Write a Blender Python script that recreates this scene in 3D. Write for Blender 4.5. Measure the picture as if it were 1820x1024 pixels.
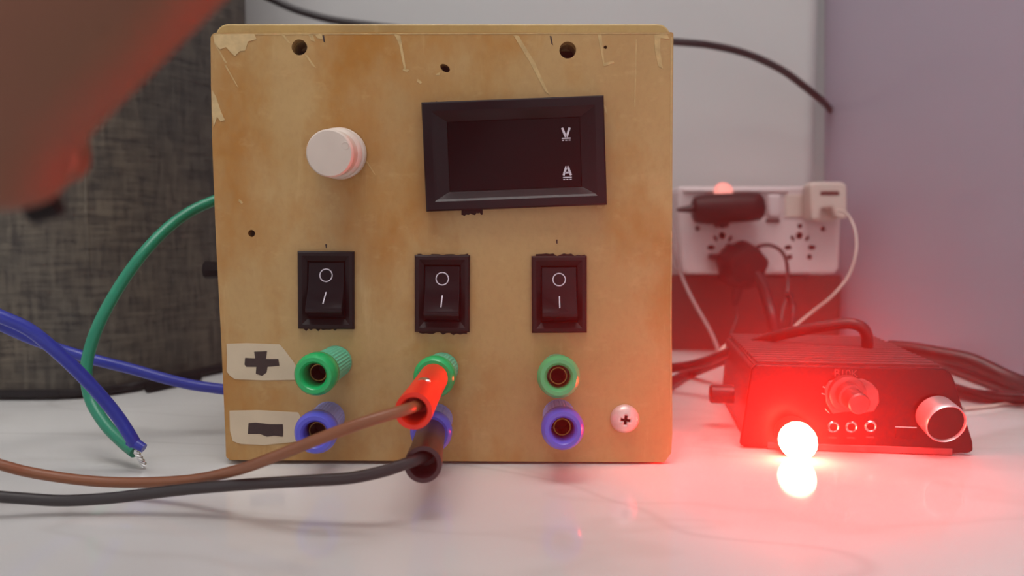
import bpy, bmesh, math, random
from mathutils import Vector, Matrix
random.seed(4)
for o in list(bpy.data.objects): bpy.data.objects.remove(o)
COL = bpy.context.scene.collection
scn = bpy.context.scene
PI = math.pi

# ------------------------------------------------------------------ camera, world, lights, exposure
PITCH = math.radians(4.0); CS, SN = math.cos(PITCH), math.sin(PITCH)
FPX = 1500.0; CAM_Y = -0.226; CAM_H = 0.064
cam = bpy.data.cameras.new('camera'); co = bpy.data.objects.new('camera', cam); COL.objects.link(co)
co.location = (0, CAM_Y, CAM_H); co.rotation_euler = (PI/2 - PITCH, 0, 0)
cam.sensor_width = 36; cam.lens = FPX/1820*36; cam.clip_start = 0.002; cam.clip_end = 20
cam.dof.use_dof = True; cam.dof.focus_distance = 0.218; cam.dof.aperture_fstop = cam.lens/2.3
scn.camera = co
w = bpy.data.worlds.new('room_light'); scn.world = w; w.use_nodes = True
bgn = w.node_tree.nodes['Background']; bgn.inputs[0].default_value = (0.95, 0.97, 1.0, 1); bgn.inputs[1].default_value = 0.72
def area(name, loc, target, size, power, color):
    l = bpy.data.lights.new(name, 'AREA'); l.shape = 'RECTANGLE'; l.size, l.size_y = size; l.energy = power; l.color = color
    o = bpy.data.objects.new(name, l); COL.objects.link(o); o.location = loc
    o.rotation_euler = (Vector(target)-Vector(loc)).to_track_quat('-Z', 'Y').to_euler(); return o
area('ceiling_lamp', (-0.05, -0.5, 1.5), (0, 0.02, 0.03), (0.9, 0.7), 14.0, (1.0, 0.965, 0.93))
scn.view_settings.view_transform = 'Standard'; scn.view_settings.look = 'None'
scn.view_settings.exposure = 0.45; scn.view_settings.gamma = 1.0; scn.view_settings.use_curve_mapping = False

# ------------------------------------------------------------------ measuring helpers: a direction of view and a real distance give a place
def P(px, py, D):
    t = (512-py)/FPX; u = D*(t*CS-SN)/(CS+t*SN)
    return Vector(((px-910)/FPX*(D*CS-u*SN), CAM_Y+D, CAM_H+u))
def F(px, py, z=0.0):
    t = (512-py)/FPX; u = z-CAM_H; D = u*(CS+t*SN)/(t*CS-SN)
    return P(px, py, D)

# ------------------------------------------------------------------ materials
def lin(c): return tuple((x/255/12.92 if x/255 <= 0.04045 else ((x/255+0.055)/1.055)**2.4) for x in c)+(1,)
def mat(name, rgb, rough=0.5, metal=0.0, spec=0.5, noise=0.0, nscale=300, bump=0.0, coat=0.0, trans=0.0, ior=1.5, rgb2=None):
    m = bpy.data.materials.new(name); m.use_nodes = True; nt = m.node_tree; b = nt.nodes['Principled BSDF']
    c = lin(rgb); b.inputs['Base Color'].default_value = c
    b.inputs['Roughness'].default_value = rough; b.inputs['Metallic'].default_value = metal
    b.inputs['Specular IOR Level'].default_value = spec; b.inputs['Coat Weight'].default_value = coat
    b.inputs['Transmission Weight'].default_value = trans; b.inputs['IOR'].default_value = ior
    tc = nt.nodes.new('ShaderNodeTexCoord'); n = nt.nodes.new('ShaderNodeTexNoise')
    n.inputs['Scale'].default_value = nscale; n.inputs['Detail'].default_value = 5
    nt.links.new(tc.outputs['Object'], n.inputs['Vector'])
    mx = nt.nodes.new('ShaderNodeMix'); mx.data_type = 'RGBA'
    r = nt.nodes.new('ShaderNodeMapRange'); r.inputs['From Min'].default_value = 0.3; r.inputs['From Max'].default_value = 0.7
    nt.links.new(n.outputs['Fac'], r.inputs['Value']); nt.links.new(r.outputs['Result'], mx.inputs['Factor'])
    c2 = lin(rgb2) if rgb2 else tuple(x*(1-noise) for x in c[:3])+(1,)
    mx.inputs['A'].default_value = c; mx.inputs['B'].default_value = c2
    nt.links.new(mx.outputs['Result'], b.inputs['Base Color'])
    if bump:
        bp = nt.nodes.new('ShaderNodeBump'); bp.inputs['Strength'].default_value = bump; bp.inputs['Distance'].default_value = 0.0004
        nt.links.new(n.outputs['Fac'], bp.inputs['Height']); nt.links.new(bp.outputs['Normal'], b.inputs['Normal'])
    return m
def emis(name, rgb, s):
    m = bpy.data.materials.new(name); m.use_nodes = True; b = m.node_tree.nodes['Principled BSDF']
    b.inputs['Base Color'].default_value = (0.5, 0.02, 0.02, 1)
    b.inputs['Emission Color'].default_value = tuple(rgb)+(1,); b.inputs['Emission Strength'].default_value = s; return m

def marble():
    m = mat('white_marble_tile', (226, 224, 222), 0.09, nscale=9, rgb2=(214, 211, 208), coat=0.0, spec=0.45)
    nt = m.node_tree; b = nt.nodes['Principled BSDF']; L = nt.links.new
    src = b.inputs['Base Color'].links[0].from_socket
    tc = nt.nodes.new('ShaderNodeTexCoord'); mp = nt.nodes.new('ShaderNodeMapping'); mp.inputs['Rotation'].default_value = (0, 0, 0.9)
    mp.inputs['Scale'].default_value = (1, 2.2, 1)
    L(tc.outputs['Object'], mp.inputs['Vector'])
    def vein(scale, width, strength, col, src):
        n = nt.nodes.new('ShaderNodeTexNoise'); n.inputs['Scale'].default_value = scale; n.inputs['Detail'].default_value = 3; n.inputs['Distortion'].default_value = 0.2
        L(mp.outputs['Vector'], n.inputs['Vector'])
        s = nt.nodes.new('ShaderNodeMath'); s.operation = 'SUBTRACT'; s.inputs[1].default_value = 0.5; L(n.outputs['Fac'], s.inputs[0])
        a = nt.nodes.new('ShaderNodeMath'); a.operation = 'ABSOLUTE'; L(s.outputs[0], a.inputs[0])
        r = nt.nodes.new('ShaderNodeMapRange'); r.inputs['From Min'].default_value = 0; r.inputs['From Max'].default_value = width
        r.inputs['To Min'].default_value = strength; r.inputs['To Max'].default_value = 0; L(a.outputs[0], r.inputs['Value'])
        x = nt.nodes.new('ShaderNodeMix'); x.data_type = 'RGBA'; L(r.outputs['Result'], x.inputs['Factor']); L(src, x.inputs['A']); x.inputs['B'].default_value = lin(col)
        return x.outputs['Result']
    src = vein(2.6, 0.005, 0.2, (150, 144, 140), src)
    src = vein(9, 0.03, 0.2, (185, 178, 172), src)
    L(src, b.inputs['Base Color']); return m

def woven():
    m = mat('grey_woven_cloth', (98, 90, 80), 0.95, nscale=25, rgb2=(82, 79, 74), spec=0.15)
    nt = m.node_tree; b = nt.nodes['Principled BSDF']; L = nt.links.new
    src = b.inputs['Base Color'].links[0].from_socket
    tc = nt.nodes.new('ShaderNodeTexCoord')
    outs = []
    for sc in ((500, 500, 90), (70, 70, 620)):
        mp = nt.nodes.new('ShaderNodeMapping'); mp.inputs['Scale'].default_value = sc; L(tc.outputs['Object'], mp.inputs['Vector'])
        n = nt.nodes.new('ShaderNodeTexNoise'); n.inputs['Scale'].default_value = 1; n.inputs['Detail'].default_value = 2; L(mp.outputs['Vector'], n.inputs['Vector']); outs.append(n.outputs['Fac'])
    mu = nt.nodes.new('ShaderNodeMath'); mu.operation = 'ADD'; L(outs[0], mu.inputs[0]); L(outs[1], mu.inputs[1])
    r = nt.nodes.new('ShaderNodeMapRange'); r.inputs['From Min'].default_value = 0.75; r.inputs['From Max'].default_value = 1.25; L(mu.outputs[0], r.inputs['Value'])
    x = nt.nodes.new('ShaderNodeMix'); x.data_type = 'RGBA'; x.blend_type = 'MULTIPLY'; x.inputs['Factor'].default_value = 1
    c = nt.nodes.new('ShaderNodeMix'); c.data_type = 'RGBA'; L(r.outputs['Result'], c.inputs['Factor'])
    c.inputs['A'].default_value = (0.5, 0.5, 0.55, 1); c.inputs['B'].default_value = (1.25, 1.22, 1.18, 1)
    L(src, x.inputs['A']); L(c.outputs['Result'], x.inputs['B']); L(x.outputs['Result'], b.inputs['Base Color'])
    bp = nt.nodes.new('ShaderNodeBump'); bp.inputs['Strength'].default_value = 0.5; bp.inputs['Distance'].default_value = 0.0005
    L(mu.outputs[0], bp.inputs['Height']); L(bp.outputs['Normal'], b.inputs['Normal']); return m

def board_mat(name, a, b_, c_, rough=0.42):
    m = mat(name, a, rough, nscale=22, rgb2=b_, spec=0.4, coat=0.15)
    nt = m.node_tree; b = nt.nodes['Principled BSDF']; L = nt.links.new
    src = b.inputs['Base Color'].links[0].from_socket
    tc = nt.nodes.new('ShaderNodeTexCoord')
    def layer(sc, lo, hi, col, amt, src, det=6):
        mp = nt.nodes.new('ShaderNodeMapping'); mp.inputs['Scale'].default_value = sc; mp.inputs['Location'].default_value = (3.1, 1.7, 8.2); L(tc.outputs['Object'], mp.inputs['Vector'])
        n = nt.nodes.new('ShaderNodeTexNoise'); n.inputs['Scale'].default_value = 1; n.inputs['Detail'].default_value = det; n.inputs['Roughness'].default_value = .65
        L(mp.outputs['Vector'], n.inputs['Vector'])
        r = nt.nodes.new('ShaderNodeMapRange'); r.inputs['From Min'].default_value = lo; r.inputs['From Max'].default_value = hi; r.inputs['To Max'].default_value = amt
        L(n.outputs['Fac'], r.inputs['Value'])
        x = nt.nodes.new('ShaderNodeMix'); x.data_type = 'RGBA'; L(r.outputs['Result'], x.inputs['Factor']); L(src, x.inputs['A']); x.inputs['B'].default_value = lin(col)
        return x.outputs['Result']
    src = layer((30, 30, 18), 0.46, 0.64, c_, 0.95, src)
    src = layer((700, 700, 500), 0.45, 0.8, (150, 110, 66), 0.3, src)          # fine fibres
    src = layer((160, 160, 260), 0.58, 0.75, (205, 172, 120), 0.35, src)          # faint scuffs
    src = layer((260, 260, 30), 0.62, 0.75, (212, 182, 132), 0.3, src)
    L(src, b.inputs['Base Color'])
    n = nt.nodes.new('ShaderNodeTexNoise'); n.inputs['Scale'].default_value = 240; n.inputs['Detail'].default_value = 4; L(tc.outputs['Object'], n.inputs['Vector'])
    bp = nt.nodes.new('ShaderNodeBump'); bp.inputs['Strength'].default_value = 0.25; bp.inputs['Distance'].default_value = 0.0003
    L(n.outputs['Fac'], bp.inputs['Height']); L(bp.outputs['Normal'], b.inputs['Normal'])
    return m

M = {}
M['floor'] = marble(); M['cloth'] = woven()
M['wall'] = mat('white_wall_paint', (204, 202, 200), 0.55, nscale=6, noise=0.04, spec=0.3)
M['lilac'] = mat('glossy_lilac_grey_panel', (178, 166, 180), 0.12, nscale=5, noise=0.05, spec=0.35)
M['skirt'] = mat('brown_skirting_tile', (84, 42, 36), 0.4, nscale=30, noise=0.2)
M['board'] = board_mat('tan_hardboard', (190, 155, 102), (172, 134, 82), (168, 112, 40))
M['board_edge'] = board_mat('olive_board_edge', (190, 160, 100), (180, 150, 92), (170, 140, 84))
M['raw'] = mat('torn_pale_fibre', (212, 182, 132), 0.85, nscale=400, noise=0.25, bump=0.5)
M['scuff'] = mat('scuffed_fibre', (204, 172, 118), 0.8, nscale=500, noise=0.3, bump=0.4)
M['greycable'] = mat('grey_cable_sheath', (140, 126, 124), 0.5, nscale=200, noise=0.1)
M['black'] = mat('black_gloss_plastic', (14, 11, 16), 0.22, nscale=500, noise=0.1, spec=0.2)
M['black_matte'] = mat('black_soft_plastic', (18, 13, 15), 0.5, nscale=500, noise=0.1, spec=0.25)
M['screen'] = mat('dark_smoked_window', (10, 6, 10), 0.16, nscale=60, noise=0.1, spec=0.08)
M['dark'] = mat('painted_hole_shade', (18, 12, 10), 0.9, nscale=300, noise=0.2)  # near-black colour standing in for the shade inside holes and gaps
M['ink'] = mat('white_print', (205, 195, 205), 0.6, nscale=300, noise=0.05)
M['tape'] = mat('cream_masking_tape', (208, 188, 160), 0.8, nscale=140, noise=0.1, bump=0.3)
M['marker'] = mat('brown_black_marker', (62, 46, 42), 0.7, nscale=900, noise=0.5)
M['white'] = mat('aged_white_plastic', (214, 198, 186), 0.42, nscale=160, noise=0.08)
M['green'] = mat('green_plastic', (0, 172, 96), 0.22, nscale=200, noise=0.05)
M['green_s'] = mat('pale_green_plastic', (92, 192, 156), 0.4, nscale=200, noise=0.05)
M['green_b'] = mat('green_plastic_worn', (70, 170, 110), 0.25, nscale=200, noise=0.05)
M['blue'] = mat('blue_plastic', (88, 92, 205), 0.25, nscale=200, noise=0.05)
M['blue_s'] = mat('pale_blue_plastic', (146, 148, 214), 0.4, nscale=200, noise=0.05)
M['brass'] = mat('brass_ring', (120, 92, 50), 0.3, metal=1, nscale=200, noise=0.1)
M['metal'] = mat('tinned_metal', (225, 222, 220), 0.22, metal=1, nscale=400, noise=0.1)
M['red'] = mat('red_orange_plastic', (248, 48, 22), 0.4, nscale=200, noise=0.04)
M['jet'] = mat('jet_black_rubber', (9, 6, 7), 0.6, nscale=200, noise=0.1, spec=0.15)
M['blackplug'] = mat('dark_maroon_black_plastic', (62, 30, 34), 0.35, nscale=200, noise=0.1)
M['brown'] = mat('brown_pvc', (140, 84, 52), 0.36, nscale=120, noise=0.12)
M['blackwire'] = mat('black_pvc', (46, 40, 40), 0.4, nscale=120, noise=0.15)
M['greenwire'] = mat('green_pvc', (14, 128, 96), 0.35, nscale=120, noise=0.1)
M['bluewire'] = mat('blue_pvc', (38, 50, 158), 0.32, nscale=120, noise=0.1)
M['rubber'] = mat('black_rubber', (26, 20, 22), 0.42, nscale=200, noise=0.1)
M['screw'] = mat('pale_screw_head', (228, 198, 192), 0.32, metal=0.3, nscale=250, noise=0.1)
M['socket'] = mat('white_socket_plastic', (206, 190, 190), 0.4, nscale=60, noise=0.05)
M['cream'] = mat('cream_plastic', (204, 188, 178), 0.45, nscale=60, noise=0.05)
M['ampcase'] = mat('black_ribbed_aluminium', (34, 20, 22), 0.42, metal=0.2, nscale=300, noise=0.2)
M['amplid'] = mat('worn_dark_aluminium', (92, 62, 62), 0.4, metal=0.4, nscale=200, noise=0.25)
M['ampface'] = mat('black_face_plate', (20, 8, 10), 0.3, nscale=300, noise=0.1, spec=0.3)
M['clear'] = mat('milky_glue', (150, 96, 96), 0.25, nscale=400, noise=0.2, trans=0.3)
M['satin'] = mat('satin_silver', (236, 222, 222), 0.38, metal=0.75, nscale=300, noise=0.05)
M['potmetal'] = mat('dull_pot_metal', (120, 84, 84), 0.4, metal=0.6, nscale=400, noise=0.2)
M['skin'] = mat('brown_skin', (98, 64, 44), 0.6, nscale=60, rgb2=(106, 62, 46), bump=0.3, spec=0.3)
M['nail'] = mat('fingernail', (136, 94, 80), 0.35, nscale=100, noise=0.05)
M['led'] = emis('lit_red_lamp', (1.0, 0.012, 0.007), 450.0)
M['neon'] = emis('lit_neon_indicator', (1.0, 0.42, 0.35), 0.8)

# ------------------------------------------------------------------ building helpers
def link(o): COL.objects.link(o); return o
def attach(o, parent):
    o.parent = parent
    if parent.type == 'EMPTY': o.matrix_parent_inverse = Matrix.Translation(parent.location).inverted()
def obj(name, bm, m, parent=None, smooth=False, mx=None, label=None, bevel=0):
    if mx is not None: bm.transform(mx)
    bmesh.ops.recalc_face_normals(bm, faces=bm.faces)
    me = bpy.data.meshes.new(name); bm.to_mesh(me); bm.free()
    for p in me.polygons: p.use_smooth = smooth
    if smooth:
        try: me.set_sharp_from_angle(angle=math.radians(38))
        except Exception: pass
    me.materials.append(m); o = link(bpy.data.objects.new(name, me))
    if bevel:
        b = o.modifiers.new('bevel', 'BEVEL'); b.width = bevel; b.segments = 3; b.limit_method = 'ANGLE'; b.harden_normals = False
        for p in me.polygons: p.use_smooth = True
        try: me.set_sharp_from_angle(angle=math.radians(80))
        except Exception: pass
    if parent: attach(o, parent)
    if label: o['label'] = label
    return o
def empty(name, loc, label, cat, group=None):
    o = link(bpy.data.objects.new(name, None)); o.location = loc; o.empty_display_size = 0.01
    o['label'] = label; o['category'] = cat
    if group: o['group'] = group
    return o
def adopt(root):   # children built in world space keep their place
    for c in COL.objects:
        if c.parent == root: c.matrix_parent_inverse = Matrix.Translation(root.location).inverted()
def tag(o, label, cat, group=None):
    o['label'] = label; o['category'] = cat
    if group: o['group'] = group
    return o
def box(lo, hi, bm=None):
    bm = bm or bmesh.new()
    lo, hi = Vector(lo), Vector(hi); c = (lo+hi)/2; s = hi-lo
    bmesh.ops.create_cube(bm, size=1, matrix=Matrix.Translation(c) @ Matrix.Diagonal((abs(s.x), abs(s.y), abs(s.z), 1))); return bm
def rot_to(axis):   # local +Z -> axis
    return Vector(axis).normalized().to_track_quat('Z', 'Y').to_matrix().to_4x4()
def lathe(prof, seg=40, bm=None, ribs=0, rib_amp=0, rib_rows=()):
    bm = bm or bmesh.new(); rows = []
    for k, (r, z) in enumerate(prof):
        if r <= 1e-7: rows.append([bm.verts.new((0, 0, z))]); continue
        row = []
        for i in range(seg):
            a = 2*PI*i/seg; rr = r
            if k in rib_rows: rr = r - (rib_amp if (i % 2) else 0)
            row.append(bm.verts.new((rr*math.cos(a), rr*math.sin(a), z)))
        rows.append(row)
    for a, b in zip(rows, rows[1:]):
        for i in range(seg):
            j = (i+1) % seg
            if len(a) == 1 and len(b) == 1: continue
            if len(a) == 1: bm.faces.new((a[0], b[i], b[j]))
            elif len(b) == 1: bm.faces.new((a[i], b[0], a[j]))
            else: bm.faces.new((a[i], b[i], b[j], a[j]))
    return bm
def prism(pts, off, bm=None):      # closed polygon of 3D points, pushed along off
    bm = bm or bmesh.new(); off = Vector(off)
    a = [bm.verts.new(Vector(p)) for p in pts]; b = [bm.verts.new(Vector(p)+off) for p in pts]; n = len(a)
    bm.faces.new(a); bm.faces.new(b[::-1])
    for i in range(n): bm.faces.new((a[i], b[i], b[(i+1) % n], a[(i+1) % n]))
    return bm
def rrect(x0, x1, z0, z1, r, y, seg=6, rb=None):
    rb = r if rb is None else rb; out = []
    for cx, cz, a0, rr in ((x1-r, z1-r, 0, r), (x0+r, z1-r, 90, r), (x0+rb, z0+rb, 180, rb), (x1-rb, z0+rb, 270, rb)):
        for k in range(seg+1):
            a = math.radians(a0+90*k/seg); out.append((cx+rr*math.cos(a), y, cz+rr*math.sin(a)))
    return out
def smooth_path(pts, n=10):
    pts = [Vector(p) for p in pts]; q = [2*pts[0]-pts[1]]+pts+[2*pts[-1]-pts[-2]]; out = []
    for i in range(1, len(q)-2):
        p0, p1, p2, p3 = q[i-1:i+3]
        for k in range(n):
            t = k/n
            out.append(0.5*((2*p1)+(-p0+p2)*t+(2*p0-5*p1+4*p2-p3)*t*t+(-p0+3*p1-3*p2+p3)*t**3))
    out.append(pts[-1]); return out
def tube(pts, r, n=10, seg=12, bm=None, r1=None, spl=True):
    bm = bm or bmesh.new(); path = smooth_path(pts, n) if spl else [Vector(p) for p in pts]
    r1 = r if r1 is None else r1; N = len(path); up = None; rows = []
    for i, p in enumerate(path):
        t = (path[min(i+1, N-1)]-path[max(i-1, 0)]).normalized()
        if up is None: up = t.orthogonal().normalized()
        up = (up-t*up.dot(t)).normalized(); s = t.cross(up); rr = r+(r1-r)*i/(N-1)
        rows.append([bm.verts.new(p+up*rr*math.cos(2*PI*k/seg)+s*rr*math.sin(2*PI*k/seg)) for k in range(seg)])
    for a, b in zip(rows, rows[1:]):
        for k in range(seg): bm.faces.new((a[k], a[(k+1) % seg], b[(k+1) % seg], b[k]))
    bm.faces.new(rows[0][::-1]); bm.faces.new(rows[-1]); return bm
def cut(o, cutters):
    tmp = []
    for bm in cutters:
        bmesh.ops.recalc_face_normals(bm, faces=bm.faces)
        me = bpy.data.meshes.new('cut'); bm.to_mesh(me); bm.free(); c = link(bpy.data.objects.new('cut', me)); tmp.append(c)
        md = o.modifiers.new('b', 'BOOLEAN'); md.operation = 'DIFFERENCE'; md.solver = 'EXACT'; md.object = c
    dg = bpy.context.evaluated_depsgraph_get(); dg.update()
    me = bpy.data.meshes.new_from_object(o.evaluated_get(dg)); old = o.data; o.modifiers.clear(); o.data = me
    for c in tmp: bpy.data.objects.remove(c)
def text(body, size, mx, name, m, parent, depth=0.0001):
    cu = bpy.data.curves.new(name, 'FONT'); cu.body = body; cu.size = size; cu.extrude = depth; cu.align_x = 'CENTER'; cu.align_y = 'CENTER'
    t = link(bpy.data.objects.new(name, cu)); dg = bpy.context.evaluated_depsgraph_get(); dg.update()
    me = bpy.data.meshes.new_from_object(t.evaluated_get(dg)); bpy.data.objects.remove(t)
    me.transform(mx); me.materials.clear(); me.materials.append(m)
    o = link(bpy.data.objects.new(name, me)); attach(o, parent); return o

# ------------------------------------------------------------------ the setting
def struct(o): o['kind'] = 'structure'; return o
WALL_D = 0.45; WY = CAM_Y+WALL_D
cornr = F(1487, 619.5); CX = cornr.x
struct(obj('floor', box((-0.9, -0.7, -0.012), (0.9, 0.6, 0)), M['floor']))
# back wall, rolling back into a narrow dark gap beside the lilac panel
prof = [(-0.9, WY)]; R = 0.009
xg = CX-0.012
for k in range(9):
    a = PI/2*k/8; prof.append((xg-R+R*math.sin(a)*1.0+0.0, WY+R-R*math.cos(a)))
prof += [(xg, WY+0.05), (-0.9, WY+0.05)]
bmw = prism([(x, y, 0.0) for x, y in prof], (0, 0, 0.9))
struct(obj('wall_back', bmw, M['wall'], smooth=True))
struct(obj('trim_1', box((xg-0.002, WY+0.045, 0), (CX+0.05, WY+0.05, 0.9)), M['wall']))
# lilac side panel: oblique, leaning slightly
b0 = Vector((CX, WY+0.002, 0)); b1 = F(1820, 682); d = (b1-b0).normalized(); b2 = b0+d*0.42; n_out = Vector((-d.y, d.x, 0)); n_out = n_out if n_out.x > 0 else -n_out
lean = Vector((-0.0045/0.183, 0, 1)); th = n_out*0.018; bkw = -d*0.045
bm = bmesh.new(); H = 0.6
vs = [bm.verts.new(p) for p in (b0+bkw*0.2, b2, b2+th, b0+th+bkw*0.2)]+[bm.verts.new(p+lean*H) for p in (b0+bkw*0.2, b2, b2+th, b0+th+bkw*0.2)]
for f in ((0, 1, 2, 3), (4, 5, 6, 7), (0, 1, 5, 4), (1, 2, 6, 5), (2, 3, 7, 6), (3, 0, 4, 7)): bm.faces.new([vs[i] for i in f])
struct(obj('wall_right', bm, M['lilac'], bevel=0.0008))
zb = P(1300, 489, WALL_D-0.006).z
struct(obj('baseboard_back', box((-0.9, WY-0.008, 0), (CX-0.0015, WY+0.002, zb)), M['skirt'], bevel=0.0008))

# ------------------------------------------------------------------ woven bag on the left
bag = empty('fabric_bag', (-0.21, 0.13, 0), 'large dark grey woven fabric bag standing upright left of the tan box', 'bag')
A, B, C_, D_ = F(-320, 712), F(175, 711), F(452, 650), Vector((-0.24, 0.215, 0))
poly = [Vector((A.x, A.y, 0)), Vector((B.x, B.y, 0)), Vector((C_.x+0.0005, C_.y, 0)), Vector((C_.x-0.03, 0.21, 0)), Vector((-0.30, 0.215, 0))]
# round the front corner of the footprint
def rounded(poly, rad, seg=6):
    out = []; n = len(poly)
    for i in range(n):
        p, a, b = poly[i], poly[i-1], poly[(i+1) % n]; da = (a-p).normalized(); db = (b-p).normalized()
        s, e = p+da*rad[i], p+db*rad[i]
        for k in range(seg+1):
            t = k/seg; out.append((1-t)**2*s+2*t*(1-t)*p+t*t*e)
    return out
fp = rounded(poly, [0.01, 0.022, 0.004, 0.01, 0.01])
def loft(fps_z, m_bm=None):
    bm = m_bm or bmesh.new(); rows = [[bm.verts.new((p.x, p.y, z)) for p in f] for f, z in fps_z]; n = len(rows[0])
    for a, b in zip(rows, rows[1:]):
        for i in range(n): bm.faces.new((a[i], a[(i+1) % n], b[(i+1) % n], b[i]))
    bm.faces.new(rows[0]); bm.faces.new(rows[-1][::-1]); return bm
cen = sum(fp, Vector())/len(fp)
def sc(f, s): return [cen+(p-cen)*s for p in f]
lv = []
for k in range(15):
    z = 0.0035+0.27*k/14; lv.append((sc(fp, 1.0+0.004*math.sin(k*1.3)), z))
lv = [(sc(fp, 0.975), 0.001), (sc(fp, 0.992), 0.002)]+lv+[(sc(fp, 0.97), 0.277)]
obj('bag_body', loft(lv), M['cloth'], bag, smooth=True)
obj('bottom_piping', tube([Vector((p.x, p.y, 0.0024)) for p in sc(fp, 1.002)+[sc(fp, 1.002)[0]]], 0.0016, n=2, seg=8), M['black_matte'], bag, smooth=True, label='dark bottom piping')
ft = [F(262, 699, 0.0), F(354, 679, 0.0)]; nrm = Vector((0, 0, 0.0028))
obj('foot', tube([ft[0]+Vector((0, 0, 0.0019)), ft[1]+Vector((0, 0, 0.0021))], 0.0018, n=4), M['jet'], bag, smooth=True, label='short black rubber foot strip')
# vertical seam at the corner
cpt = fp[7+3]
obj('seam', tube([Vector((cpt.x-0.001, cpt.y-0.0002, z)) for z in (0.004, 0.09, 0.18, 0.272)], 0.0007, n=4, seg=8), M['cloth'], bag, smooth=True)
adopt(bag)

# ------------------------------------------------------------------ power supply box
ps = empty('power_supply_box', (-0.018, 0.035, 0), 'homemade tan hardboard power supply box with switches, sockets and dark meter on its front', 'power supply')
X0, X1 = -0.0786, 0.0429; ZT = P(900, 58, 0.226).z; ZS = P(900, 42, 0.229).z; FT = 0.003
YF = 0.0     # front plane at distance 0.226
def pp(px, py, dy=0.0): return P(px, py, 0.226+dy)     # on the front plane (dy < 0 towards the camera)
# trapezoid-ish hand-cut front sheet
tl, tr = pp(374, 58), pp(1197, 57); bl, br = pp(402, 824), pp(1181, 826)
out = []
def arc(c, r, a0, a1, n=6): return [(c[0]+r*math.cos(math.radians(a0+(a1-a0)*k/n)), c[1]+r*math.sin(math.radians(a0+(a1-a0)*k/n))) for k in range(n+1)]
o2 = arc((tl.x+.0016, tl.z-.0016), .0016, 180, 90)+arc((tr.x-.0007, tr.z-.0007), .0007, 90, 0)
rp = [pp(1195, 300), pp(1194, 560), pp(1195, 770), pp(1193, 805), pp(1181, 822)]
o2 += [(p.x, p.z) for p in rp]; zf = 0.0006
o2 += [(br.x-0.0005, zf), (bl.x+0.001, zf+0.0006), (bl.x, zf+0.0016)]
lp = [pp(400, 760), pp(393, 600), pp(384, 430), pp(377, 250), pp(375, 150)]
o2 += [(p.x, p.z) for p in lp]
front = obj('front_panel', prism([(x, 0, z) for x, z in o2], (0, FT, 0)), M['board'], ps, label='tan hardboard front sheet, scuffed and peeling')
bb = obj('backing_board', prism(rrect(tl.x+.0002, tr.x-.0002, 0.0006, ZS, 0.0034, FT+0.0001, rb=0.001), (0, 0.006, 0)), M['board_edge'], ps, bevel=0.0005)
# body behind: four side boards and a back
yb0, yb1 = FT+0.0062, 0.078
for nm, lo, hi in (('side_board', (X0+.003, yb0, .0006), (X0+.008, yb1, ZS-.002)), ('side_board', (X1-.008, yb0, .0006), (X1-.003, yb1, ZS-.002)),
                   ('bottom_board', (X0+.0081, yb0, .0006), (X1-.0081, yb1, .005)), ('top_board', (X0+.0081, yb0, ZS-.006), (X1-.0081, yb1, ZS-.002)),
                   ('back_board', (X0+.003, yb1+.0001, .0006), (X1-.003, yb1+.004, ZS-.002))):
    obj(nm, box(lo, hi), M['board_edge'], ps, bevel=0.0004)
# drilled holes
MXY = rot_to((0, 1, 0))
def drill(px, py, r, L=0.03, sx=1.0, ang=0.0):
    c = pp(px, py); bm = lathe([(0, -0.002), (r, -0.002), (r, L), (0, L)], 28)
    bm.transform(Matrix.Translation(c) @ MXY @ Matrix.Rotation(ang, 4, 'Z') @ Matrix.Diagonal((sx, 1, 1, 1))); return bm
holes = [(532, 84, .00205, 1, 0), (1009, 89, .0022, 1, 0), (791, 121, .0009, 1.6, 0.6), (447, 415, .00095, 1, 0), (1076, 84, .00045, 1, 0)]
cut(front, [drill(x, y, r, 0.009, s, a) for x, y, r, s, a in holes])
cut(bb, [drill(x, y, r*.98, 0.03, s, a) for x, y, r, s, a in holes if x != 1076])
for f in front.data.polygons: f.use_smooth = False
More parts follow.
